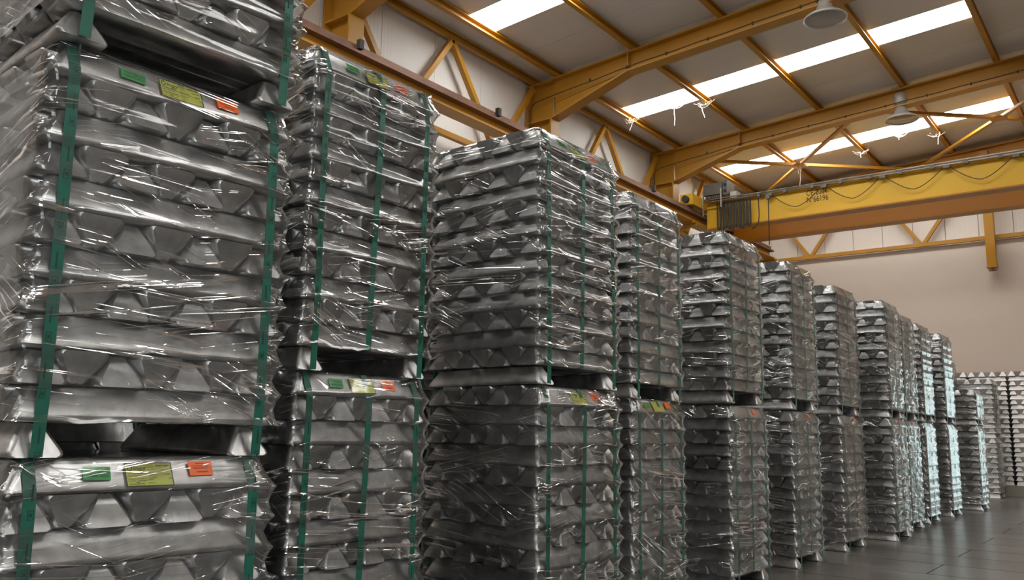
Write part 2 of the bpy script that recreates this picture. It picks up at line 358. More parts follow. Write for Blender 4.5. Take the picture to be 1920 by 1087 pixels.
# wall bracing between the columns: chord and W diagonals
for i in range(2, 6):
    y0, y1 = BAYS[i], BAYS[i + 1]
    if i == 5: y1 = Y3 - 1.6
    t = thing('wall_truss', ['', '', 'ochre wall bracing left of the second stack', 'ochre W-shaped wall bracing above the second stack', 'ochre W-shaped wall bracing between the two middle columns', 'ochre wall bracing behind the crane hoist'][i], 'truss', (-88.4, y0, 58), 0, 'wall bracing trusses')
    mb = MB(); mb.bar((0, 1.4, 0.8), (0, y1 - y0 - 1.4, 0.8), 0.9, 0.9); part('chord', mb, ORANGE_STEEL, t)
    L_ = y1 - y0
    pts = [(1.6, 16.6), (L_ * 0.265, 1.2), (L_ * 0.495, 17.2), (L_ * 0.745, 1.2), (L_ - 1.6, 16.6)]
    for a, b in zip(pts[:-1], pts[1:]):
        mb = MB(); mb.bar((0, a[0], a[1]), (0, b[0], b[1]), 0.85, 0.95, (1, 0, 0)); part('diagonal', mb, ORANGE_STEEL, t)
# gable truss
t = thing('gable_truss', 'ochre lattice frame across the far wall under the crane', 'truss', (0, Y3 - 0.75, 57.4))
mb = MB(); mb.bar((-79.0, 0, 0.4), (73.0, 0, 0.4), 0.9, 0.9); part('chord', mb, ORANGE_STEEL, t)
for a in (-84.0, -57.0, -29.6, -2.6, 24.4, 51.4):
    mb = MB(); mb.bar((a + 0.5, 0, 18.5), (a + 13.1, 0, 0.8), 0.8, 0.85, (0, 1, 0)); part('diagonal', mb, ORANGE_STEEL, t)
    mb = MB(); mb.bar((a + 26.4, 0, 18.5), (a + 13.9, 0, 0.8), 0.8, 0.85, (0, 1, 0)); part('diagonal', mb, ORANGE_STEEL, t)
t = thing('hanging_post', 'ochre post hanging down the beige far wall with a bolted foot', 'post', (-28.9, Y3 - 2.3, 50.6))
mb = MB(); mb.box(-0.95, 0.95, -1.0, -0.7, 0, 27.5); mb.box(-0.95, 0.95, 0.7, 1.0, 0, 27.5); mb.box(-0.95, -0.65, -0.7, 0.7, 0, 27.5); mb.box(0.65, 0.95, -0.7, 0.7, 0, 27.5); part('post_shaft', mb, ORANGE_STEEL, t)
mb = MB(); mb.box(-1.1, 1.1, -1.1, 1.1, -0.25, 0); part('foot_plate', mb, ORANGE_STEEL, t)
mb = MB(); mb.lathe([(0.0, -1.0), (0.85, -0.9), (0.85, -0.65), (0.3, -0.55), (0.3, -0.25)], 0, 0, 12); part('bolt', mb, RAILM, t)
# roof cross bracing in the last bay
for j, (xa, xb, lab) in enumerate(((-85, -43.5, 'crossed ochre roof brace over the crane hoist, draped with cobwebs'), (-43.5, -1.5, "crossed ochre roof brace near the picture's right edge"))):
    xm = (xa + xb) / 2; ym = 192.5
    t = thing('roof_cross_brace', lab, 'brace', (xm, ym, zr(xm) - 2.0), 0, 'roof cross braces')
    for sx_, sy_ in ((-1, -1), (1, -1), (-1, 1), (1, 1)):
        e = (sx_ * (xb - xa) / 2, sy_ * 23.4)
        mb = MB(); mb.bar((sx_ * 0.5, sy_ * 0.5, 0), (e[0], e[1], sx_ * 1.2), 0.85, 0.28); mb.bar((sx_ * 0.5, sy_ * 0.5, 0.3), (e[0], e[1], 0.3 + sx_ * 1.2), 0.25, 0.6); part('strut', mb, ORANGE_STEEL, t)
    mb = MB(); mb.prism([(-1.6, -0.6), (-0.6, -1.4), (0.6, -1.4), (1.6, -0.6), (1.6, 0.6), (0.6, 1.4), (-0.6, 1.4), (-1.6, 0.6)], 'z', -0.15, 0.15); part('gusset_plate', mb, ORANGE_STEEL, t)

# crane runway on the left
def runway(X, lab):
    t = thing('crane_runway', lab, 'crane rail', (X, 0, 58.4))
    mb = MB(); mb.box(-1.35, 1.35, Y0 + 1, Y3 - 2, 0, 0.25); part('bottom_flange', mb, ORANGE_STEEL, t)
    mb = MB(); mb.box(-0.13, 0.13, Y0 + 1, Y3 - 2, 0.25, 1.75); part('web', mb, ORANGE_STEEL, t)
    mb = MB(); mb.box(-1.35, 1.35, Y0 + 1, Y3 - 2, 1.75, 2.1); part('top_flange', mb, RAILM, t)
    mb = MB(); mb.box(-0.5, 0.5, Y0 + 1, Y3 - 2, 2.1, 3.25); part('rail', mb, RAILM, t)
    if X < 0:
        for y in (69.3, 98.5, 131.0, 150.0):
            mb = MB(); mb.box(0.5, 1.2, y - 0.35, y + 0.35, 2.6, 3.9); part('rail_clip', mb, CABLE, t)
        for y in BAYS[2:6]:
            mb = MB(); mb.box(-1.3, 1.3, y + 2, y + 8, -0.35, 0.0); part('splice_plate', mb, ORANGE_STEEL, t)
    return t
runway(-81.0, 'rusty-topped ochre crane runway beam running along the left wall')
runway(75.0, 'ochre crane runway beam along the right wall, outside the picture')

# rain pipe and cable at the columns
mb = MB(); mb.tube([(-87.0, 123.1, 0.2), (-87.0, 123.1, 74.0)], 0.6, 10); o = part('rain_pipe', mb, GREYM, None, True); tag(o, 'dark grey pipe standing right beside the column behind the third stack', 'pipe')
def rafter_cable(y, lab):
    z = lambda x: zr(x) - 2.9
    pts = [(-89.0, y - 1.5, 40), (-89.0, y - 1.5, 70.5), (-88.6, y - 1.5, 71.4), (-87.6, y - 1.5, 71.9), (-84, y - 1.5, 72.3)]
    x = -80
    while x < -4: pts.append((x, y - 1.35, z(x) - (0.35 if x < -70 else 0) * 1.0 + (0.08 if int(x) % 2 else 0) - 0.15)); x += 5
    mb = MB(); mb.tube(pts, 0.09, 5)
    t = thing('rafter_cable', lab, 'cable', (0, 0, 0)); part('cable', mb, CABLE, t)
    x = -76
    while x < -10:
        mb = MB(); mb.box(x - 0.12, x + 0.12, y - 1.5, y - 1.2, z(x) - 0.35, z(x) + 0.1); part('clip', mb, CABLE, t); x += 7.5
rafter_cable(BAYS[4], 'black cable clipped along the rafter above the third stack')
rafter_cable(BAYS[5], 'black cable clipped along the rafter above the crane')

# high bay lamps
def lamp(x, y, z, lab):
    t = thing('high_bay_lamp', lab, 'lamp', (x, y, z), 0, 'high bay lamps')
    mb = MB(); mb.lathe([(2.95, 0.0), (3.08, 0.08), (3.05, 0.25), (2.6, 0.62), (1.9, 0.95), (1.35, 1.5), (1.1, 2.2), (1.0, 3.0), (0.0, 3.05)], 0, 0, 36)
    mb.lathe([(2.95, 0.0), (2.5, 0.5), (1.8, 0.8), (1.2, 1.4)], 0, 0, 36); part('shade', mb, WHITE_LAMP, t, True)
    mb = MB(); mb.lathe([(2.75, 0.22), (2.0, 0.12), (1.0, 0.05), (0.0, 0.03)], 0, 0, 36); part('glass', mb, LAMP_GLASS, t, True)
    mb = MB(); mb.lathe([(1.05, 3.0), (1.2, 3.1), (1.2, 5.2), (0.7, 5.6), (0.0, 5.6)], 0, 0, 20); part('gear_housing', mb, WHITE_LAMP, t, True)
    for sx_ in (-1, 1):
        mb = MB(); mb.bar((sx_ * 1.35, 0, 3.4), (sx_ * 1.35, 0, 6.6), 0.2, 0.5); part('bracket_arm', mb, WHITE_LAMP, t)
    mb = MB(); mb.box(-1.5, 1.5, -0.35, 0.35, 6.5, 6.75); mb.box(-0.3, 0.3, -0.3, 0.3, 6.7, zr(x) - z - 3.5 if zr(x) - z > 10.3 else 7.2); part('hanger', mb, WHITE_LAMP, t)
lamp(-35.2, 119.8, 72.8, "pale round high bay lamp at the picture's top edge")
lamp(-36.0, 168.4, 72.5, 'pale round high bay lamp hanging below the second rafter, over the bright rooflight')

# ------------------------------------------------------------------ overhead crane
cr = thing('overhead_crane', 'yellow double-girder overhead travelling crane spanning the hall', 'crane', (-81, 181.5, 61.7))
def cpart(n, mb, m, p=cr, smooth=False): return part(n, mb, m, p, smooth)
for yg, nm in ((174.0, 'near'), (189.0, 'far')):
    y = yg - 181.5
    mb = MB(); mb.box(1.55, 154.4, y, y + 0.35, -3.9, 1.55); g = cpart('girder_web', mb, CRANE if nm == 'near' else CRANE_SHADED)
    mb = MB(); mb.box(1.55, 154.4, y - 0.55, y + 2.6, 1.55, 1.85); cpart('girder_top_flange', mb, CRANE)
    mb = MB(); mb.box(1.55, 154.4, y - 0.55, y + 2.6, -4.2, -3.9); cpart('girder_bottom_flange', mb, CRANE_SHADED)
    mb = MB(); mb.box(1.55, 154.4, y + 2.2, y + 2.4, -3.9, 1.55); cpart('girder_web', mb, CRANE_SHADED)
for xe in (0, 156):
    mb = MB(); mb.box(xe - 1.5, xe + 1.5, -14.8, 13.6, 0.45, 2.9); e = cpart('end_carriage', mb, CRANE)
    for yb in (-14.8, 13.6):
        mb = MB(); s = -1 if yb < 0 else 1
        mb.tube([(xe, yb, 1.6), (xe, yb + s * 0.9, 1.6)], 0.8, 12); part('rubber_bumper', mb, CABLE, e)
        mb = MB(); mb.tube([(xe - 0.5, yb - s * 2, 0.8), (xe + 0.5, yb - s * 2, 0.8)], 0.82, 14); part('wheel', mb, RAILM, e)
# cable track and conduit on the near girder
ty = 174.0 - 181.5 - 0.9
mb = MB(); mb.tube([(2, ty, 1.9), (155, ty, 1.9)], 0.22, 8); cpart('cable_track', mb, GALV, cr, True)
mb = MB(); mb.tube([(2, ty + 0.2, 2.45), (155, ty + 0.2, 2.45)], 0.17, 8); cpart('conduit', mb, GALV, cr, True)
for k in range(24):
    xk = 14.2 + k * 5.8
    mb = MB(); mb.box(xk - 0.35, xk + 0.35, ty - 0.3, ty + 0.5, 1.5, 2.2); cpart('track_bracket', mb, GREYM)
nodes_x = [16.6 + 11.6 * k for k in range(12)]
for k in range(11):
    a, b = nodes_x[k] + 0.5, nodes_x[k + 1] - 0.5
    pts = [(a + (b - a) * i / 12, ty - 0.1, 1.5 - 3.5 * (1 - abs(2 * i / 12 - 1) ** 1.55)) for i in range(13)]
    mb = MB(); mb.tube(pts, 0.085, 5); cpart('festoon_cable', mb, CABLE, cr, True)
    mb = MB(); mb.box(nodes_x[k] - 0.6, nodes_x[k] + 0.6, ty - 0.35, ty + 0.35, 1.2, 1.8); cpart('cable_trolley', mb, GREYM)
for k in range(10):                   # gathered festoon loops under the hoist
    xc = 5.0 + k * 0.78; wd = 0.30; dp = 6.5 + 0.45 * math.sin(k * 2.1)
    pts = [(xc - wd, ty - 0.4, 1.4)] + [(xc - wd * (1.0 if i < 6 else 1) * math.cos(PI * 0) , ty - 0.4, 1.4 - dp * i / 6) for i in range(1, 6)]
    pts += [(xc - wd * math.cos(PI * i / 6), ty - 0.4, 1.4 - dp * 0.84 - 0.7 * math.sin(PI * i / 6)) for i in range(0, 7)]
    pts += [(xc + wd, ty - 0.4, 1.4 - dp * i / 6) for i in (4, 2, 0)]
    mb = MB(); mb.tube(pts, 0.19, 6); cpart('gathered_cable_loop', mb, CABLE, cr, True)
mb = MB(); mb.tube([(14.2, ty - 0.4, 1.4), (14.3, ty - 0.4, -2.5), (14.1, ty - 0.4, -4.3), (13.3, ty - 0.4, -5.3), (12.6, ty - 0.4, -5.5)], 0.12, 6); cpart('loose_cable', mb, CABLE, cr, True)
mb = MB(); mb.tube([(16.4, ty - 0.3, 1.3), (16.35, ty - 0.3, -3), (16.3, ty - 0.3, -9.6)], 0.11, 6); cpart('pendant_cable', mb, CABLE, cr, True)
mb = MB(); mb.box(15.9, 16.8, ty - 0.6, ty + 0.1, 0.6, 1.5); cpart('pendant_bracket', mb, GREYM)
# hoist unit on the end of the girders
hz = thing('crane_hoist', 'grey hoist unit with drum sitting on the left end of the yellow crane', 'hoist', (-76.5, 173.8, 65.0)); hz.scale = (0.5, 0.8, 0.6)
mb = MB(); mb.box(-5.4, 3.6, -2.6, 2.6, 0.0, 4.4); 
part('motor_cover', mb, GREYM, hz)
mb = MB(); mb.box(3.8, 5.9, -2.4, 2.6, -0.6, 4.9); part('control_box', mb, GREYM, hz)
for z in (0.8, 3.2):
    mb = MB(); mb.tube([(4.85, -2.75, z), (4.85, -2.3, z)], 0.65, 12); part('cable_gland', mb, CABLE, hz)
mb = MB(); mb.tube([(-4.6, -1.6, -0.8), (3.4, -1.6, -0.8)], 0.75, 12); dr = part('rope_drum', mb, RAILM, hz)
for k in range(8):
    mb = MB(); mb.tube([(-4.2 + k * 0.95, -1.6, -0.8), (-3.9 + k * 0.95, -1.6, -0.8)], 0.9, 12); part('rope_turn', mb, GALV, dr)
for x in (-5.3, 3.4):
    mb = MB(); mb.bar((x, -3.0, 1.8), (x, -3.0, -8.0 if x < 0 else -5.4), 0.55, 0.5, (0, 1, 0)); part('frame_leg', mb, GALV, hz)
mb = MB(); mb.box(-5.6, 14.0, -3.2, -2.8, -2.2, -1.8); part('frame_rail', mb, GREYM, hz)
mb = MB(); mb.box(6.4, 9.4, -1.2, 1.5, -1.9, 0.6); part('junction_box', mb, GALV, hz)
# stencilled number on the near girder
def text_mesh(s, size, m, name='lettering', align='LEFT', shear=0):
    c = bpy.data.curves.new(name, 'FONT'); c.body = s; c.size = size * U; c.extrude = 0.0006; c.align_x = align; c.shear = shear
    o = bpy.data.objects.new(name, c); COL.objects.link(o)
    dg = bpy.context.evaluated_depsgraph_get(); me = bpy.data.meshes.new_from_object(o.evaluated_get(dg)); me.materials.clear(); me.materials.append(m)
    bpy.data.objects.remove(o); me.name = name
    return me
for s, z in (('CE-2001', 0.25), ('Nº66196', -1.25)):
    o = obj('stencil_lettering', text_mesh(s, 1.75, INK), cr, (24.2, 174 - 181.5 - 0.03, z), (PI / 2, 0, 0)); o.scale = (0.72, 1, 1)

# ------------------------------------------------------------------ cobwebs
def cobweb(x, y, z, drop, lab, n=5, spread=1.2):
    mb = MB(); rnd = random.Random(int(abs(x * 31 + y * 7)))
    for i in range(n):
        p = Vector((x + rnd.uniform(-spread, spread), y + rnd.uniform(-spread, spread), z)); pts = [p.copy()]
        L_ = drop * (1 if i == 0 else rnd.uniform(0.1, 0.45))
        for k in range(1, 7):
            f = k / 6; pts.append(Vector((p.x + (x - p.x) * f * 0.8 + rnd.uniform(-.1, .1), p.y + (y - p.y) * f * 0.8, z - L_ * f)))
        mb.tube(pts, 0.05 + 0.03 * (i == 0), 4)
    for i in range(4):
        a = Vector((x + rnd.uniform(-2, 0), y + rnd.uniform(-1, 1), z)); b = Vector((x + rnd.uniform(0.5, 2.4), y + rnd.uniform(-1, 1), z + 0.1))
        mb.tube([a.lerp(b, k / 6) - Vector((0, 0, 0.7 * math.sin(PI * k / 6))) for k in range(7)], 0.04, 4)
    tag(part('cobweb', mb, WEB), lab, 'cobweb', 'dusty cobwebs under the roof')
cobweb(-83.3, 145.2, zr(-83.4), 2.6, 'dusty cobweb at the left end of the middle rooflight')
cobweb(-74.5, 148.8, rz_(-75), 4.2, 'single long cobweb thread hanging from the ceiling panel below the middle rooflight', 1, 0.2)
cobweb(-67.7, 148.5, zr(-67.6), 3.0, 'dusty cobweb on the purlin below the middle rooflight')
cobweb(-64.2, 192.5, zr(-64) - 2.2, 5.2, 'long ragged cobweb hanging from the crossing of the left roof brace', 9, 1.4)
cobweb(-51.6, 198.4, zr(-51.5), 1.6, 'tangled cobweb under the third purlin of the far rooflight', 6)
cobweb(-43.0, 197.6, rz_(-43), 1.2, 'faint cobweb beneath the middle of the far rooflight', 3)
cobweb(-35.5, 198.5, zr(-35.3), 2.6, 'thin cobweb under the fourth purlin of the far rooflight', 4)

# ------------------------------------------------------------------ ingots
W, B, T = 7.4, 1.36, 0.52
def ingot_mesh(seed, L=W, b=B, t=T, e=0.46, h=0.965, seg=6):
    rnd = random.Random(seed); bm = bmesh.new()
    # cross-section as a rounded trapezoid, rings along the length (local X)
    def ring(x, f):          # f: 0..1 pull-in at the ends
        bw = b / 2 - 0.13 * f; tw = t / 2 - 0.11 * f; hh = h - 0.04 * f
        r = 0.07
        return [(x, -bw + r, 0), (x, bw - r, 0), (x, bw, r), (x, bw - 0.01, 0.17), (x, tw + 0.05, hh - 0.10), (x, tw, hh - 0.025), (x, tw - 0.09, hh), (x, 0, hh - 0.02 - 0.02 * rnd.random()),
                (x, -tw + 0.09, hh), (x, -tw, hh - 0.025), (x, -tw - 0.05, hh - 0.10), (x, -bw + 0.01, 0.17), (x, -bw, r)]
    rings = []; n = 13
    # (distance in from the end, how far the section is drawn in): a rounded corner, then the long body
    st = [(0.0, 1.0), (0.045, 0.36), (0.14, 0.0)]
    stations = [(-1, d, f) for d, f in st] + [(0, x, 0.0) for x in (-2.3, -1.1, 0.0, 1.1, 2.3)] + [(1, d, f) for d, f in reversed(st)]
    for side, d, f in stations:
        pts = []
        for (x, y, z) in ring(0, f):
            X = side * (L / 2 - e * (z / h) - (0.04 * f if z < 0.03 else 0) - d) if side else d * L / 7.4
            nv = noise.noise(Vector((X * 0.9 + seed * 7, y * 1.3, z * 1.3)))
            pts.append(bm.verts.new(((X + 0.03 * side * noise.noise(Vector((seed, y * 0.8, z)))) * U, (y + 0.025 * nv + 0.02 * math.sin(X * 2 + seed)) * U, (z + (0.045 * nv if z > 0.5 else 0)) * U)))
        rings.append(pts)
    for a, c in zip(rings[:-1], rings[1:]):
        for k in range(n): bm.faces.new((a[k], a[(k + 1) % n], c[(k + 1) % n], c[k]))
    for rg in (rings[0], rings[-1]):
        f_ = bm.faces.new(rg)
        for e_ in f_.edges: e_.smooth = False
    bmesh.ops.recalc_face_normals(bm, faces=bm.faces)
    for e_ in bm.edges:
        if len(e_.link_faces) == 2 and e_.calc_face_angle() > 0.9: e_.smooth = False
    me = bpy.data.meshes.new('ingot'); bm.to_mesh(me); bm.free(); me.materials.append(ALU)
    for p in me.polygons: p.use_smooth = True
    return me
INGOTS = [ingot_mesh(s) for s in range(7)]

def layer_specs(nl, flip=False, rnd=random, jit=1.0):
    """(mesh index, x, y, z, rotation) of every ingot of a bundle, local origin at its near aisle corner"""
    out = []
    for k in range(nl):
        z = k
        if k == 0:
            for yc in (B / 2 + 0.03, W - B / 2 - 0.03):
                out.append((-W / 2, yc, z, (0, 0, 0 if rnd.random() < .5 else PI)))
            continue
        sidewise = (k % 2 == 1) != flip      # ingots lie along Y: long flank to the aisle
        ang = rnd.uniform(-0.009, 0.009) * jit; dx = rnd.uniform(-0.07, 0.05) * jit; dy = rnd.uniform(-0.06, 0.06) * jit
        for i in range(7):
            c = B / 2 + (W - B) * i / 6
            inv = i % 2 == 1
            j = rnd.uniform(-0.03, 0.03) * jit; r = rnd.uniform(-0.005, 0.005) * jit + ang
            fl = 0 if rnd.random() < .5 else PI
            if sidewise: x, y, rz = -c + dx, W / 2 + j + dy, PI / 2
            else: x, y, rz = -W / 2 + j + dx, c + dy, 0
            rot = (PI if inv else 0, 0, rz + r + fl)
            out.append((x, y, z + (0.97 if inv else 0), rot))
    return out

def film_mesh(nl, seed, z0=0.97):
    rnd = random.Random(seed); so = seed * 3.7
    NS = 22; per = []
    hw = W / 2
    # perimeter samples: (x,y) offsets with outward normals, centre at origin
    for side in range(4):
        for i in range(NS):
            f = -1 + 2 * i / NS
            p = {0: (hw, f * hw), 1: (-f * hw, hw), 2: (-hw, -f * hw), 3: (f * hw, -hw)}[side]
            per.append((p, side, f))
    NP = len(per)
    lv = []
    for k in range(1, nl):
        for fr in (0.0, 0.22, 0.5, 0.8): lv.append((k, fr))
    lv.append((nl - 1, 0.985))
    vs = []; uvs = []
    plen = 4 * W
    def base_off(k, fr, side):
        flank = (k % 2 == 1) == (side % 2 == 0)
        if k == nl - 1: return 0.17 - 0.42 * fr * (1.0 if flank else 0.8)
        d = math.sin(PI * fr) ** 0.8
        return 0.18 - (0.13 if flank else 0.06) * d
    for li, (k, fr) in enumerate(lv):
        z = k + fr
        for pi, ((x, y), side, f) in enumerate(per):
            o = base_off(k, fr, side); cr_ = abs(f) ** 14 if True else 0
            nx, ny = {0: (1, 0), 1: (0, 1), 2: (-1, 0), 3: (0, -1)}[side]
            nz_ = noise.noise(Vector((x * 0.8 + so, y * 0.8, z * 1.1)))
            n2 = noise.noise(Vector((x * 3.1 + so, y * 3.1, z * 4.0 + 9)))
            o += 0.02 * nz_ + 0.035 * n2 * math.sin(PI * fr)
            corner = max(0, (abs(f) - 0.86) / 0.14)
            s = 1 + (o - 0.10 * corner * (0.2 + math.sin(PI * fr))) / hw
            zz = z + (0.10 * noise.noise(Vector((x * 0.7 + so, y * 0.7, 3.3))) + 0.05 * n2 if li == 0 else 0)
            vs.append((x * s, y * s, zz)); uvs.append(((pi / NP) * plen, z))
    nrings = len(lv)
    last = [vs[(nrings - 1) * NP + i] for i in range(NP)]
    for j, q in enumerate((0.93, 0.8, 0.6, 0.35, 0.12)):
        for pi in range(NP):
            x, y, z = last[pi]; n2 = noise.noise(Vector((x * q * 1.3 + so, y * q * 1.3, 5)))
            vs.append((x * q, y * q, nl - 0.012 + 0.004 * n2)); uvs.append(((pi / NP) * plen, nl + (1 - q) * 3.6))
    R = nrings + 5; fs = []
    for r in range(R - 1):
        for i in range(NP): fs.append((r * NP + i, r * NP + (i + 1) % NP, (r + 1) * NP + (i + 1) % NP, (r + 1) * NP + i))
    vs.append((0, 0, nl - 0.01)); c = len(vs) - 1; uvs.append((0, nl + 4))
    for i in range(NP): fs.append(((R - 1) * NP + i, (R - 1) * NP + (i + 1) % NP, c))
    me = bpy.data.meshes.new('stretch_film'); me.from_pydata([((x - hw) * U, (y + hw) * U, z * U) for x, y, z in vs], [], fs)
    ul = me.uv_layers.new(name='film')
    for p in me.polygons:
        us = [uvs[v] for v in p.vertices]; wrap = max(u[0] for u in us) - min(u[0] for u in us) > plen / 2
        for li, u in zip(p.loop_indices, us):
            uu = u[0] + (plen if wrap and u[0] < plen / 2 else 0)
            ul.data[li].uv = (uu * U, u[1] * U)
        p.use_smooth = True
    me.materials.append(FILM)
    return me
FILMS = {}
def film(nl, s):
    if (nl, s) not in FILMS: FILMS[(nl, s)] = film_mesh(nl, s * 13 + nl)
    return FILMS[(nl, s)]

def strap_mesh(nl, y, middle, width=0.31, along='y'):
    """ribbon round the bundle in the plane y = const"""
    pf = [(0.06, 1.0 if middle else 0.02), (0.10, 2.0), (0.105, nl * 0.5), (0.11, nl - 1.6), (0.09, nl - 1.0), (-0.33, nl - 0.04), (-0.48, nl - 0.03)]
    back = [(-W - x, z) for x, z in reversed(pf)]
    pts = pf + back
    if middle: pts += [(-W, 0.985), (0.0, 0.985)]
    mb = MB(); n = len(pts); vs = []
    rnd = random.Random(int(y * 100) + nl)
    for x, z in pts:
        yy = y + (0.12 * math.sin(z * 0.35 + y) if middle else 0.05 * math.sin(z * 0.4 + y))
        vs += [(x, yy - width / 2, z), (x, yy + width / 2, z)]
    fs = [(2 * i, 2 * i + 1, 2 * i + 3, 2 * i + 2) for i in range(n - 1)]
    me = bpy.data.meshes.new('strap')
    # give the ribbon thickness by offsetting outwards
    cx, cz = -W / 2, nl / 2
    outer = []
    for x, y_, z in vs:
        d = Vector((x - cx, 0, (z - cz) * 0.3)); d.normalize(); outer.append((x + d.x * 0.015, y_, z + (0.012 if z > nl - 0.1 else 0)))
    m2 = len(vs); allv = vs + outer
    f2 = [tuple(reversed(f)) for f in fs] + [tuple(i + m2 for i in f) for f in fs]
    for i in range(n - 1): f2 += [(2 * i, 2 * i + 2, 2 * i + 2 + m2, 2 * i + m2), (2 * i + 3, 2 * i + 1, 2 * i + 1 + m2, 2 * i + 3 + m2)]
    me.from_pydata([(a * U, b * U, c * U) for a, b, c in allv], [], f2); me.materials.append(STRAP)
    return me
STRAPS = {}
def strap(nl, y, mid):
    if (nl, y, mid) not in STRAPS: STRAPS[(nl, y, mid)] = strap_mesh(nl, y, mid)
    return STRAPS[(nl, y, mid)]

# stickers on the sloping flank of the top layer
def slab_me(w_, h_, m, name, fr=None):
    mb = MB(); mb.box(0, w_, 0, h_, 0, 0.012); return mb.mesh(name, m)
GS = slab_me(0.72, 0.42, GREEN_L, 'green_sticker'); YS = slab_me(1.32, 0.76, YEL_L, 'yellow_sticker'); OS = slab_me(0.72, 0.48, ORG_L, 'orange_sticker')
def lines_me(rects, m, name):
    mb = MB()
    for x, y, w_, h_ in rects: mb.box(x, x + w_, y, y + h_, 0.012, 0.018)
    return mb.mesh(name, m)
YFRAME = lines_me([(0, 0, 1.32, 0.025), (0, 0.735, 1.32, 0.025), (0, 0, 0.025, 0.76), (1.295, 0, 0.025, 0.76)], INK, 'printed_border')
mbl = MB(); mbl.prism([(0.13 + 0.075 * math.cos(t), 0.60 + 0.10 * math.sin(t)) for t in [2 * PI * k / 16 for k in range(16)]], 'z', 0.012, 0.017)
LOGO_BODY = mbl.mesh('printed_logo', INK)
mbl = MB(); mbl.box(0.085, 0.175, 0.535, 0.64, 0.017, 0.020); LOGO_IN = mbl.mesh('printed_logo', YEL_L)
YTXT = [('Simagral', 0.17, 0.21, 0.53, INK, 0.4), ('R.C.M.', 0.09, 0.36, 0.45, INK, 0)]
rr = random.Random(5); rects = []
for y in (0.70, 0.65, 0.60, 0.52): rects.append((0.60, y, rr.uniform(.14, .22), 0.018))
rects += [(0.86, 0.63, 0.20, 0.05), (1.08, 0.63, 0.17, 0.05), (1.0, 0.50, 0.24, 0.022)]
for y in (0.40, 0.33, 0.23, 0.17, 0.07): rects += [(0.06, y, rr.uniform(.38, .5), 0.022), (0.60, y + .02, rr.uniform(.15, .34), 0.02)]
rects += [(1.08, 0.36, 0.16, 0.035), (1.20, 0.22, 0.07, 0.03), (0.28, 0.115, 0.08, 0.03)]
YLINES = lines_me(rects, INK_Y, 'small_print')
OLINES = lines_me([(0.22, 0.38, 0.26, 0.035), (0.08, 0.31, 0.5, 0.02), (0.08, 0.26, 0.54, 0.02), (0.12, 0.21, 0.42, 0.02), (0.22, 0.09, 0.34, 0.045)], INK_O, 'small_print')
GT1 = text_mesh('MATERIAL', 0.15, INK_G); GT2 = text_mesh('VERIFICADO', 0.13, INK_G); YT = [text_mesh(s, z, m, 'lettering', 'LEFT', sh) for s, z, _, _, m, sh in YTXT]
def stickers(root, nl, rnd, detail, skip_green=False):
    sl = math.atan(0.511)           # flank leans back by this much
    base = nl - 1
    def frame(y, zc):
        # local x along +Y, local y up the flank
        R = Matrix(((0, -math.sin(sl), math.cos(sl)), (1, 0, 0), (0, math.cos(sl), math.sin(sl)))).to_4x4()
        x = -(0.01 + 0.511 * (zc - 0.17)) + 0.05
        R.translation = Vector((x * U, y * U, (base + zc) * U)); return R
    for me, nm, y, zc, ex in ((GS, 'green_sticker', 1.85, 0.36, 'g'), (YS, 'yellow_sticker', 2.95, 0.13, 'y'), (OS, 'orange_sticker', 4.85, 0.40, 'o')):
        if skip_green and ex != 'o': continue
        o = obj(nm, me, root); dy = rnd.uniform(-.05, .05); R = frame(y + dy, zc); tilt = Matrix.Rotation(rnd.uniform(-.05, .05), 4, 'Z')
        o.matrix_local = R @ tilt; o['label'] = nm.replace('_', ' ') + ' on the top ingot flank'
        if not detail: continue
        def ch(m_, x=0, y=0, n='lettering', sx=1):
            c = obj(n, m_, o); c.location = (x * U, y * U, 0.013 * U); c.scale = (sx, 1, 1); return c
        if ex == 'g': ch(GT1, 0.10, 0.235, sx=0.88); ch(GT2, 0.08, 0.09, sx=0.80)
        if ex == 'y':
            for m_ in (YFRAME,): obj('printed_border', m_, o)
            obj('printed_logo', LOGO_BODY, o); obj('printed_logo', LOGO_IN, o); obj('small_print', YLINES, o)
            for (s, z, x, y2, m3, sh), m_ in zip(YTXT, YT): ch(m_, x, y2, sx=0.62)
        if ex == 'o': obj('small_print', OLINES, o)
mb = MB()
for k in range(7):
    z = 1.6 + k * 1.55
    mb.box(-0.001, 0.004, -0.07, -0.055, z, z + 0.26); mb.box(-0.001, 0.004, 0.055, 0.07, z, z + 0.26); mb.box(-0.001, 0.004, -0.07, 0.07, z, z + 0.015); mb.box(-0.001, 0.004, -0.07, 0.07, z + 0.245, z + 0.26)
    mb.box(-0.001, 0.004, -0.03, 0.03, z + 0.08, z + 0.18); mb.box(-0.001, 0.004, -0.02, 0.02, z + 0.5, z + 0.95)
STRAPPRINT = mb.mesh('strap_print', STRAPINK)

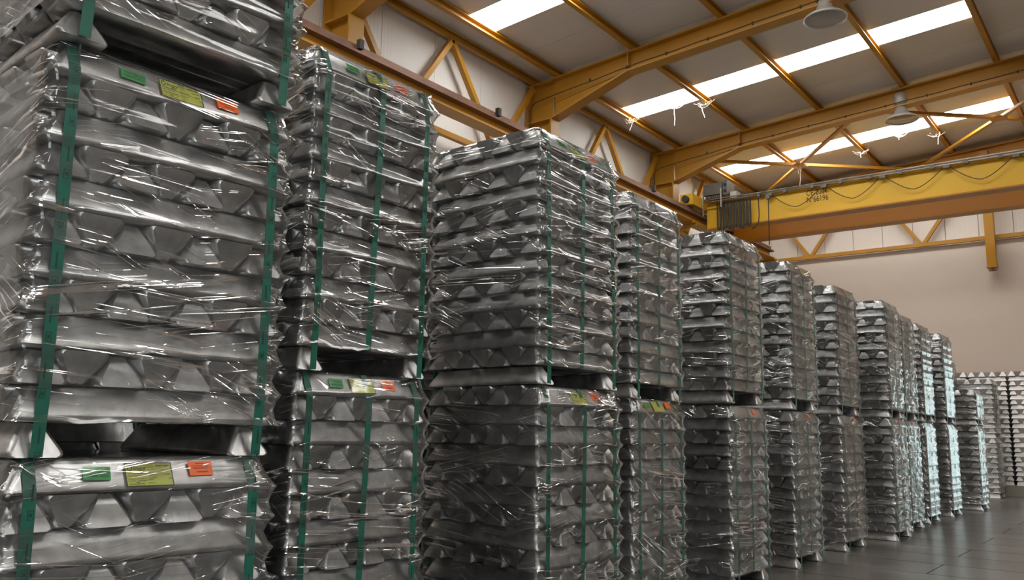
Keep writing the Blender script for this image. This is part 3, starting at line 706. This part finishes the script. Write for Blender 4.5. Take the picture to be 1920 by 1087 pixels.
def bundle(label, x, y, z, rz, nl, seed, straps=3, wrap=True, stick=1, flip=False, scale=1.0, zs=1.0, group='film-wrapped ingot bundles in the long row', lean=0.0):
    root = thing('ingot_bundle', label, 'ingot bundle', (x, y, z), rz, group); root.scale = (scale, scale, zs); root.rotation_euler[1] = lean
    rnd = random.Random(seed)
    for (lx, ly, lz, rot) in layer_specs(nl, flip, rnd):
        o = bpy.data.objects.new('ingot', INGOTS[rnd.randrange(len(INGOTS))]); COL.objects.link(o); o.parent = root
        o.location = (lx * U, ly * U, lz * U); o.rotation_euler = rot
    ys = {3: ((0.72, 0), (3.75, 1), (6.75, 0)), 2: ((0.64, 0), (6.8, 0))}[straps]
    for yy, mid in ys:
        s = obj('strap', strap(nl, yy, bool(mid)), root)
        if stick == 2 and not mid:
            p = obj('strap_print', STRAPPRINT, s); p.location = (0.126 * U, yy * U, 0); p['kind'] = 'stuff'
    if wrap: obj('stretch_film', film(nl, seed % 4), root)
    if stick: stickers(root, nl, rnd, stick == 2, stick == 3)
    return root

# the long row: x (aisle face), y (near corner), turn, bundles (z, layers)
ROW = [
    ('first stack from the left', -24.25, 9.62, -3.3, 1.085, [(0, 11, 'bottom'), (10.75, 12, 'middle'), (22.8, 12, 'topmost')]),
    ('second stack from the left', -27.5, 21.25, -1.6, 1.0, [(0, 14, 'lower'), (14.0, 14, 'upper')]),
    ('third stack, standing forward of the row', -24.62, 33.9, -0.4, 1.04, [(0, 14, 'lower'), (14.06, 14, 'upper')]),
    ('fourth stack from the left', -27.36, 48.0, 0.5, 1.0, [(0, 14, 'lower'), (13.95, 14, 'upper')]),
    ('fifth stack from the left', -27.25, 63.1, -0.4, 1.0, [(0, 14, 'lower'), (14.2, 14, 'upper')]),
    ('sixth stack from the left', -27.25, 77.05, 0.6, 1.0, [(0, 14, 'lower'), (14.1, 14, 'upper')]),
    ('seventh stack from the left', -27.3, 91.7, -0.5, 1.0, [(0, 14, 'lower'), (14.0, 14, 'upper')]),
    ('eighth stack from the left', -25.75, 105.4, 0.3, 1.0, [(0, 14, 'lower'), (14.0, 14, 'upper')]),
    ('half-hidden ninth stack from the left', -27.0, 117.8, -0.3, 1.0, [(0, 14, 'lower'), (14.0, 14, 'upper')]),
    ('mostly hidden tenth stack', -27.4, 130.0, 0.4, 1.0, [(0, 14, 'lower'), (14.0, 14, 'upper')]),
    ('eleventh and last tall stack', -27.1, 144.0, -0.4, 1.0, [(0, 14, 'lower'), (14.0, 14, 'upper')]),
    ('low twelfth stack right of the tall row', -25.65, 160.3, 0.4, 1.0, [(0, 14, 'lower'), (14.0, 6, 'short upper')]),
]
for i, (nm, x, y, th, sc_, bs) in enumerate(ROW):
    for j, (z, nl, wh) in enumerate(bs):
        stick = 2 if i < 3 else 1
        if i > 3: stick = 3
        if (j and i > 2) or i > 9: stick = 0
        fl = (nl - 1) % 2 == 0
        extra = '' if not stick or j == 2 else ' with an orange sticker' if stick == 3 else ' with coloured stickers'
        rnd = random.Random(i * 5 + j)
        dx = rnd.uniform(-.12, .12) if j else 0; dth = rnd.uniform(-.5, .5) if j and i else 0
        bundle('%s film-wrapped ingot bundle%s, %s' % (wh, extra, nm), x + dx, y, z, math.radians(th + dth), nl, 100 + i * 7 + j * 3, 2 if i == 0 else 3, True, stick, fl, sc_, 0.977 if (i == 0 and j == 0) else 0.967 if (i == 2 and j == 1) else 1.0, lean=-0.012 if (i == 2 and j == 1) else 0)

# ------------------------------------------------------------------ far stacks: ingots a few pixels wide, joined per bundle
def joined_bundle_mesh(nl, seed, m=ALU_FAR, flip=False):
    rnd = random.Random(seed); mb = MB()
    for (x, y, z, rot) in layer_specs(nl, flip, rnd, 0.8):
        inv = rot[0] > 1; along_y = abs(math.cos(rot[2])) < 0.5; L_ = W / 2; e = 0.3; h = 0.96
        zb, zt = (z - 0.97 + h, z - 0.97) if inv else (z, z + h)
        vs = []
        for zz, hl, hwid in ((zb, L_, B / 2), (zt, L_ - e, T / 2)):
            for sx_, sy_ in ((-1, -1), (1, -1), (1, 1), (-1, 1)):
                a, b = sx_ * hl, sy_ * hwid
                vs.append((x + (b if along_y else a), y + (a if along_y else b), zz))
        mb.add(vs, [(0, 3, 2, 1), (4, 5, 6, 7), (0, 1, 5, 4), (1, 2, 6, 5), (2, 3, 7, 6), (3, 0, 4, 7)])
    return mb.mesh('ingots', m)
FARM = {}
def far_bundle(label, x, y, z, nl, seed, m=ALU_FAR, wrap=False, rz=0, group='bare ingot bundles on the far platform'):
    root = thing('ingot_bundle', label, 'ingot bundle', (x, y, z), rz, group)
    key = (nl, seed % 3, m.name)
    if key not in FARM: FARM[key] = joined_bundle_mesh(nl, seed % 3 + 40, m, (nl - 1) % 2 == 0)
    tag(obj('ingots', FARM[key], root), kind='stuff')
    for yy, mid in ((0.85, 0), (6.75, 0)): obj('strap', strap(nl, yy, False), root)
    if wrap: obj('stretch_film', film(nl, seed % 4), root)
    return root
for j, (z, nl, wh) in enumerate(((0, 12, 'lower'), (12, 12, 'upper'))):
    far_bundle('%s film-wrapped ingot bundle of the pale stack just left of the far platform' % wh, -28.3, 198.0, z, nl, 3 + j, ALU_FAR, True, 0, 'film-wrapped ingot bundles in the long row')
for j, (z, nl, wh) in enumerate(((0, 14, 'lower'), (14, 14, 'upper'))):
    far_bundle('%s ingot bundle behind the twelfth stack, only its corner in view' % wh, -34.8, 190.0, z, nl, 5 + j, ALU, True, 0, 'film-wrapped ingot bundles in the long row')
for i, (x, y, bs) in enumerate(((-33.4, 11.5, (0, 12.4)), (-36.2, 21.0, (0, 14)), (-33.6, 33.9, (0, 14)), (-36.1, 48.0, (0, 14)), (-36.0, 63.1, (0, 14)))):  # rear row added behind the first five stacks to darken the gaps
    for j, z in enumerate(bs):
        far_bundle('%s added ingot bundle of the rear row, darkening the gaps behind the %s stack' % (('lower', 'upper')[j], ordw[i] if i else 'first'), x, y, z, 12 if i == 0 else 14, 7, ALU, False, 0, 'added ingot bundles of the rear row')
PZ = 2.2
mb = MB(); mb.box(-50, -19, 207.3, Y3 - 0.05, 0, PZ - 0.02); 
o = part('loading_platform', mb, KERB); tag(o, 'low concrete platform along the far wall under the bare ingot stacks', 'platform')
for i, x in enumerate((-19.2, -27.0, -34.6, -42.2)):
    wh_ = ["rightmost platform stack, cut by the picture's right edge", 'pale platform stack next to the right edge', 'middle platform stack, seen over the twelfth stack', 'leftmost platform stack, half hidden'][i]
    for j, (z, nl, w_) in enumerate(((PZ, 12, 'lower'), (PZ + 12, 12, 'upper'))):
        far_bundle('%s bare bundle of pale ingots, %s' % (w_, wh_), x, 208.0 + 0.5 * (i % 2), z, nl, i * 3 + j, ALU_FAR)
